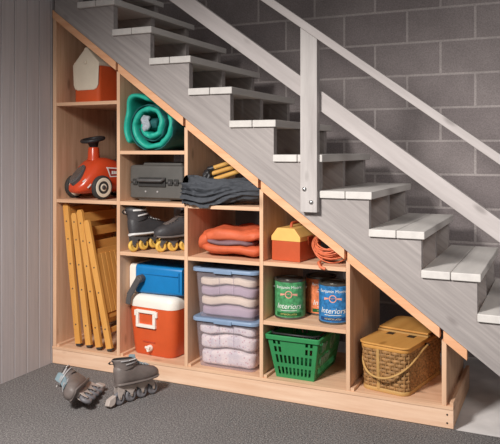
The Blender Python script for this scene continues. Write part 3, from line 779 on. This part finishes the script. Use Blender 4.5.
# ------------------------------------------------------------------ extension cord
m = MB(); rnd = random.Random(11); pts = []
NL = 34; PER = 26
par = [(rnd.uniform(.058, .084), rad(rnd.uniform(8, 72)), rnd.uniform(-.5, .5), rnd.uniform(-.014, .014), rnd.uniform(-.012, .012), rnd.uniform(-.012, .018)) for _ in range(NL+1)]
for i in range(NL*PER):
    a = i/PER*2*PI; lo = i/PER; k0 = int(lo); f_ = lo-k0; f_ = f_*f_*(3-2*f_)
    R0, tl, yaw_, ox, oy, oz = [par[k0][q]*(1-f_)+par[k0+1][q]*f_ for q in range(6)]
    v = Vector((R0*1.12*math.cos(a), R0*math.sin(a)*math.cos(tl), R0*math.sin(a)*math.sin(tl)))
    v = Matrix.Rotation(yaw_, 3, 'Z') @ v
    pts.append(v+Vector((ox, oy, oz)))
zmin = min(p.z for p in pts)
pts = [p-Vector((0, 0, zmin-.0045)) for p in pts]
cord = thing('extension_cord', 'orange extension cord coiled in a loose hank beside the rust-red tackle box', 'cord', (1.592, .105, .6605))
m.tube(pts, .0031, 7); m.build('cord', cord_orange, cord, smooth=60)
m = MB(); m.tube([(-.035, -.05, .010), (-.028, -.10, .012), (-.012, -.118, -.004), (.012, -.119, -.012)], .007, 8); m.build('plug', cord_orange, cord, smooth=60)

# ------------------------------------------------------------------ paint cans
def paint_can(label, loc, face, mat, acc, word, dark):
    c = thing('paint_can', label, 'paint can', loc, 0, 'paint cans on the middle shelf')
    r, h = .0765, .192
    m = MB(); m.lathe([(r-.003, 0), (r, .002), (r, .006), (r-.002, .008), (r-.002, h-.010), (r+.001, h-.008), (r+.001, h-.001), (r-.003, h), (r-.010, h-.001), (r-.012, h-.008), (r-.022, h-.008), (r-.024, h-.003), (.001, h-.003)], 48)
    m.build('can', can_steel, c, smooth=35)
    m = MB(); m.lathe([(r-.0025, .010), (r-.0008, .0105), (r-.0008, h-.0125), (r-.0025, h-.012)], 64); lb = m.build('label', mat, c, smooth=40)
    a0 = face
    m = MB(); add_text_on_cylinder(m, 'Benjamin Moore', .0205, h-.036, a0, r+.0003); m.build('lettering', paint_white, lb)
    m = MB(); add_text_on_cylinder(m, word, .037, .064, a0, r+.0003, .25)
    # rule under the title
    for z0, z1 in ((.043, .0455),):
        rows = [[((r+.0003)*math.cos(a0+q*.06), (r+.0003)*math.sin(a0+q*.06), z) for z in (z0, z1)] for q in range(-9, 10)]
        m.loft(rows, closed=False)
    m.build('lettering', paint_white, lb)
    m = MB()
    # round medallion
    n = 28; ring = [[((r+.0003)*math.cos(a0+kk*math.cos(q*2*PI/n)/r), (r+.0003)*math.sin(a0+kk*math.cos(q*2*PI/n)/r), .122+kk*math.sin(q*2*PI/n)) for q in range(n)] for kk in (.014, .0185)]
    m.loft(ring, cap0=False, cap1=False)
    for sg in (-1, 1):
        rows = [[((r+.0003)*math.cos(a0+sg*(.02+q*.004)/r), (r+.0003)*math.sin(a0+sg*(.02+q*.004)/r), zz+.122) for zz in (-.002-.001*q, .004)] for q in range(7)]
        m.loft(rows, closed=False)
    add_text_on_cylinder(m, 'PAINTS', .0075, .1225, a0, r+.0004); m.build('medallion', acc, lb)
    m = MB()
    rows = [[((r+.0002)*math.cos(a0+q*.08), (r+.0002)*math.sin(a0+q*.08), z) for z in (.017, .034)] for q in range(-11, 12)]
    m.loft(rows, closed=False); bd = m.build('lower_band', dark, lb)
    m = MB(); add_text_on_cylinder(m, 'INTERIOR LATEX', .011, .0255, a0, r+.0004); m.build('lettering', paint_gold, bd)
    for sg in (-1, 1):
        a = a0+sg*PI/2; p = Vector((math.cos(a), math.sin(a), 0))
        m = MB(); m.cyl(p*(r-.003)+Vector((0, 0, h-.045)), p*(r+.005)+Vector((0, 0, h-.045)), .006, n=12); ea = m.build('handle_ear', can_steel, c)
    m = MB(); path = []
    for q in range(25):
        b_ = PI*q/24; dd = Vector((math.cos(a0+PI), math.sin(a0+PI), 0)); ss = Vector((math.cos(a0+PI/2), math.sin(a0+PI/2), 0))
        path.append(ss*(r+.004)*math.cos(b_)+dd*(r+.006)*math.sin(b_)+Vector((0, 0, h-.045-.02*math.sin(b_))))
    m.tube(path, .0016, 6); m.build('wire_handle', can_steel, c, smooth=60)
    return c
fc = lambda x, y: math.atan2(-3.02-y, 2.60-x)
paint_can('green-labelled paint can, leftmost of the three on the shelf above the green basket', (1.372, .135, .3745), fc(1.372, .135)-.1, can_green, paint_pink, 'Interiors', paint_dgreen)
paint_can('rust-orange labelled paint can standing behind the green and blue ones', (1.485, .275, .3745), fc(1.485, .275)+.3, can_rust, paint_pink, 'Interiors', paint_dgreen)
paint_can('blue-labelled paint can, rightmost of the three on the shelf above the green basket', (1.602, .135, .3745), fc(1.602, .135)-.12, can_blue, paint_pink, 'Interiors', paint_navy)

# ------------------------------------------------------------------ shopping basket
sb = thing('shopping_basket', 'green plastic shopping basket with slotted sides on the unit floor under the paint cans', 'basket', (1.430, .215, FZ+.0005))
BW0, BW1, BD0, BD1, BH = .190, .258, .33, .40, .205
def wall_pt(side, s, tz):
    """s in -1..1 along the wall, tz in 0..1 up"""
    w = BW0+(BW1-BW0)*tz; d_ = BD0+(BD1-BD0)*tz; z = BH*tz
    return {'f': Vector((s*w/2, -d_/2, z)), 'b': Vector((s*w/2, d_/2, z)), 'r': Vector((w/2, s*d_/2, z)), 'l': Vector((-w/2, s*d_/2, z))}[side]
def slotted(side, ncol):
    m = MB(); xs = [-1]; 
    per = 1.72/ncol
    for q in range(ncol): xs += [-.86+q*per+per*.22, -.86+q*per+per*.78]
    xs.append(1)
    zs = [0, .08, .27, .36, .56, .62, .76, .81, .93, 1]
    def hole(i, j):
        if i % 2 == 0: return False
        if j in (1, 3): return True
        c = (i-1)//2
        if j in (5, 7) and (c < 2 or c >= ncol-2): return True
        return False
    vs = {}
    def V(i, j):
        if (i, j) not in vs: vs[(i, j)] = m.bm.verts.new(wall_pt(side, xs[i], zs[j]))
        return vs[(i, j)]
    for i in range(len(xs)-1):
        # i counts gaps: odd i is between slot edges
        for j in range(len(zs)-1):
            if not hole(i, j): m.bm.faces.new((V(i, j), V(i+1, j), V(i+1, j+1), V(i, j+1)))
    return m
for side, nc, nm in (('f', 9, 'end_wall'), ('b', 9, 'end_wall'), ('r', 14, 'side_wall'), ('l', 14, 'side_wall')):
    o = slotted(side, nc).build(nm, green_pl, sb)
    md = o.modifiers.new('solid', 'SOLIDIFY'); md.thickness = .004; md.offset = 0
    if side == 'r':
        m = MB(); Rr = lambda s_, t_: wall_pt('r', s_, t_)+Vector((.0035, 0, 0))
        # recycling-style ring and blocks of moulded marks
        m.tube([Rr(.18+.14*math.cos(q*2*PI/28), .74+.19*math.sin(q*2*PI/28)) for q in range(28)], .0035, 6, closed=True)
        m.tube([Rr(.10, .70), Rr(.16, .64), Rr(.27, .84)], .003, 6)
        for s0, t0, t1 in ((-.62, .62, .86), (-.50, .62, .82), (-.36, .64, .84), (-.62, .30, .52), (-.46, .28, .5), (-.3, .3, .52), (-.14, .3, .5), (.02, .3, .52)):
            m.tube([Rr(s0, t0), Rr(s0, t1), Rr(s0+.09, t1-.02), Rr(s0+.08, (t0+t1)/2), Rr(s0+.02, (t0+t1)/2)], .003, 6)
        m.build('moulded_marks', side_print, o)
m = MB(); m.box(-BW0/2, BW0/2, -BD0/2, BD0/2, 0, .005); m.build('floor_panel', green_pl, sb)
m = MB()
def rim(z, g, rr): return rrect(BW1+g, BD1+g, rr, z)
m.loft([rim(BH-.014, .006, .012), rim(BH-.014, .022, .016), rim(BH+.004, .026, .018), rim(BH+.008, .018, .016), rim(BH+.004, .0, .012)], cap0=False, cap1=False, wrap=True); m.build('rim', green_pl, sb, smooth=40)
for sy in (-1, 1):
    m = MB(); yy = sy*.205
    m.tube([(-.118, sy*.02, BH+.006), (-.12, sy*.16, BH+.011), (-.10, yy*.93, BH+.012), (0, yy*.94, BH+.012), (.10, yy*.93, BH+.012), (.12, sy*.16, BH+.011), (.118, sy*.02, BH+.006)], .005, 8)
    m.build('handle', black_pl, sb, smooth=60)

# ------------------------------------------------------------------ wicker picnic basket
wb = thing('picnic_basket', 'brown wicker picnic basket with honey wooden lids and bent handle in the right bay', 'basket', (1.905, .255, FZ+.0005), rad(-11.5))
PW, PD, PH = .228, .44, .208
def perim(w, d, r, nseg):
    """points and outward normals evenly spaced round a rounded rectangle"""
    raw = []
    for qx, qy, a0 in ((1, -1, -PI/2), (1, 1, 0), (-1, 1, PI/2), (-1, -1, PI)):
        for i in range(9):
            a = a0+i/8*PI/2; raw.append(Vector((qx*(w/2-r)+r*math.cos(a), qy*(d/2-r)+r*math.sin(a), 0)))
    L = [0]
    for i in range(len(raw)): L.append(L[-1]+(raw[(i+1) % len(raw)]-raw[i]).length)
    out = []; tot = L[-1]; k = 0
    for q in range(nseg):
        t_ = tot*q/nseg
        while L[k+1] < t_: k += 1
        f_ = (t_-L[k])/max(1e-9, L[k+1]-L[k]); p = raw[k].lerp(raw[(k+1) % len(raw)], f_)
        tn = (raw[(k+1) % len(raw)]-raw[k])
        if tn.length < 1e-7: tn = Vector((1, 0, 0))
        tn.normalize(); out.append((p, Vector((tn.y, -tn.x, 0))))
    return out
NST = 56; rows_n = 10
m = MB(); m.loft([rrect(PW*.955-.012, PD*.955-.012, .03, .004), rrect(PW-.012, PD-.012, .03, PH)]); inner = m.build('core', wicker_dark, wb, smooth=50)
m = MB(); rh = (PH-.03)/rows_n
for rr in range(rows_n):
    tz = (rr+.5)/rows_n; z0 = .018+rr*rh; sc_ = .955+.045*tz
    PP = perim(PW*sc_, PD*sc_, .034, NST*4); secs = []
    for q, (p, nn) in enumerate(PP):
        ph = (q/4.0)*PI+(PI if rr % 2 else 0); o_ = .0036*math.cos(ph); c_ = p+nn*o_
        secs.append([c_+Vector((0, 0, z0+.0008))-nn*.001, c_+nn*.0026+Vector((0, 0, z0+rh*.3)), c_+nn*.0026+Vector((0, 0, z0+rh*.7)), c_-nn*.001+Vector((0, 0, z0+rh-.0008))])
    m.loft(secs, wrap=True)
m.build('weave', wicker_mat, wb, smooth=50)
m = MB()
PP0, PP1 = perim(PW*.955, PD*.955, .034, NST), perim(PW, PD, .034, NST)
for q in range(NST):
    (p0, n0), (p1, n1) = PP0[q], PP1[q]
    m.tube([p0-n0*.001+Vector((0, 0, .014)), p1-n1*.001+Vector((0, 0, PH-.012))], .0048, 8)
m.build('stakes', wicker_mat, wb, smooth=60)
for yy in (-1, 1):
    m = MB(); m.tube([(-.025, yy*(PD/2*.957+.004), .012), (-.025, yy*(PD/2+.004), PH-.01)], .008, 8, flat=.5)
    m.build('centre_stake', handle_wood, wb, smooth=60)
for z0, z1, s0, s1, nm in ((.0, .018, .955, .96, 'base_band'), (PH-.014, PH+.004, 1.0, 1.005, 'top_band')):
    m = MB(); m.loft([rrect(PW*s0+.008, PD*s0+.008, .038, z0), rrect(PW*s1+.010, PD*s1+.010, .039, z0+.003), rrect(PW*s1+.010, PD*s1+.010, .039, z1-.003), rrect(PW*s1+.006, PD*s1+.006, .037, z1)]); m.build(nm, handle_wood if nm == 'base_band' else lid_wood, wb, smooth=40)
def half_lid(y0, y1, mat=lid_wood):
    pts = []; r = .042; w = PW+.022
    def corner(cx_, cy_, a0): return [(cx_+r*math.cos(a0+i/6*PI/2), cy_+r*math.sin(a0+i/6*PI/2)) for i in range(7)]
    if y0 < -.1: pts = corner(-w/2+r, y0+r, PI)+corner(w/2-r, y0+r, -PI/2)+[(w/2, y1), (-w/2, y1)]
    else: pts = [(-w/2, y0), (w/2, y0)]+corner(w/2-r, y1-r, 0)+corner(-w/2+r, y1-r, PI/2)
    m = MB(); m.prism(pts, 'z', 0, .009); return m
fl = half_lid(-PD/2-.012, .0); fl.xf(Matrix.Translation((0, 0, PH+.0045))); f1 = fl.build('lid', lid_wood, wb, bevel=.003)
bl = half_lid(.003, PD/2+.012); bl.xf(Matrix.Translation((0, 0, PH+.024)) @ Matrix.Rotation(rad(2), 4, 'X')); b1 = bl.build('lid', lid_wood, wb, bevel=.003)
m = MB(); m.prism([(-.128, PH+.0135), (.128, PH+.0135), (.128, PH+.022), (-.128, PH+.022)], 'y', -.006, .03); m.build('lid_bar', handle_wood, wb, bevel=.002)
m = MB()
for xx in (-.05, .055): m.box(xx-.018, xx+.018, -.045, -.008, PH+.0135, PH+.0145)
m.build('hinge', wicker_dark, f1)
# bent handle folded down over the front
m = MB(); path = []
for q in range(41):
    a = PI*q/40; path.append((-.134*math.cos(a), -.02-.245*math.sin(a)**.55, PH-.012-.115*math.sin(a)))
m.tube(path, .0052, 10, flat=.7); m.build('handle', handle_wood, wb, smooth=60)
for sx_ in (-1, 1):
    m = MB(); m.cyl((sx_*.118, -.02, PH-.012), (sx_*.142, -.02, PH-.012), .006, n=12); m.build('handle_pin', wicker_dark, wb)

# ------------------------------------------------------------------ light
w = bpy.data.worlds.new('room_light'); scene.world = w; w.use_nodes = True
bg = w.node_tree.nodes['Background']; bg.inputs['Color'].default_value = (1, .97, .95, 1); bg.inputs['Strength'].default_value = .21
def spot(name, loc, aim, power, size, angle, blend, colr=(1, 1, 1)):
    l = bpy.data.lights.new(name, 'SPOT'); l.energy = power; l.shadow_soft_size = size; l.spot_size = rad(angle); l.spot_blend = blend; l.color = colr
    o = bpy.data.objects.new(name, l); col.objects.link(o); o.location = loc
    o.rotation_euler = (Vector(aim)-Vector(loc)).to_track_quat('-Z', 'Y').to_euler(); return o
spot('side_fill', (3.3, -2.4, 2.0), (2.6, 1.1, .80), 190, .35, 54, 1.0, (1, .97, .94))  # unseen fill spot, added to brighten the lower stairs and back wall at right
spot('key_lamp', (1.0, -2.6, 2.25), (1.30, -.45, -.10), 540, .24, 95, 1.0, (1, .965, .925))

cam = bpy.data.cameras.new('camera'); co = bpy.data.objects.new('camera', cam); col.objects.link(co)
co.location = (2.60, -3.02, 1.2); co.rotation_euler = (PI/2, 0, math.atan(312/680))
cam.sensor_width = 36; cam.lens = 36*680/500; cam.shift_y = -72/500; cam.clip_start = .05
scene.camera = co
scene.view_settings.view_transform = 'Standard'; scene.view_settings.look = 'None'
scene.view_settings.exposure = 0; scene.view_settings.gamma = 1
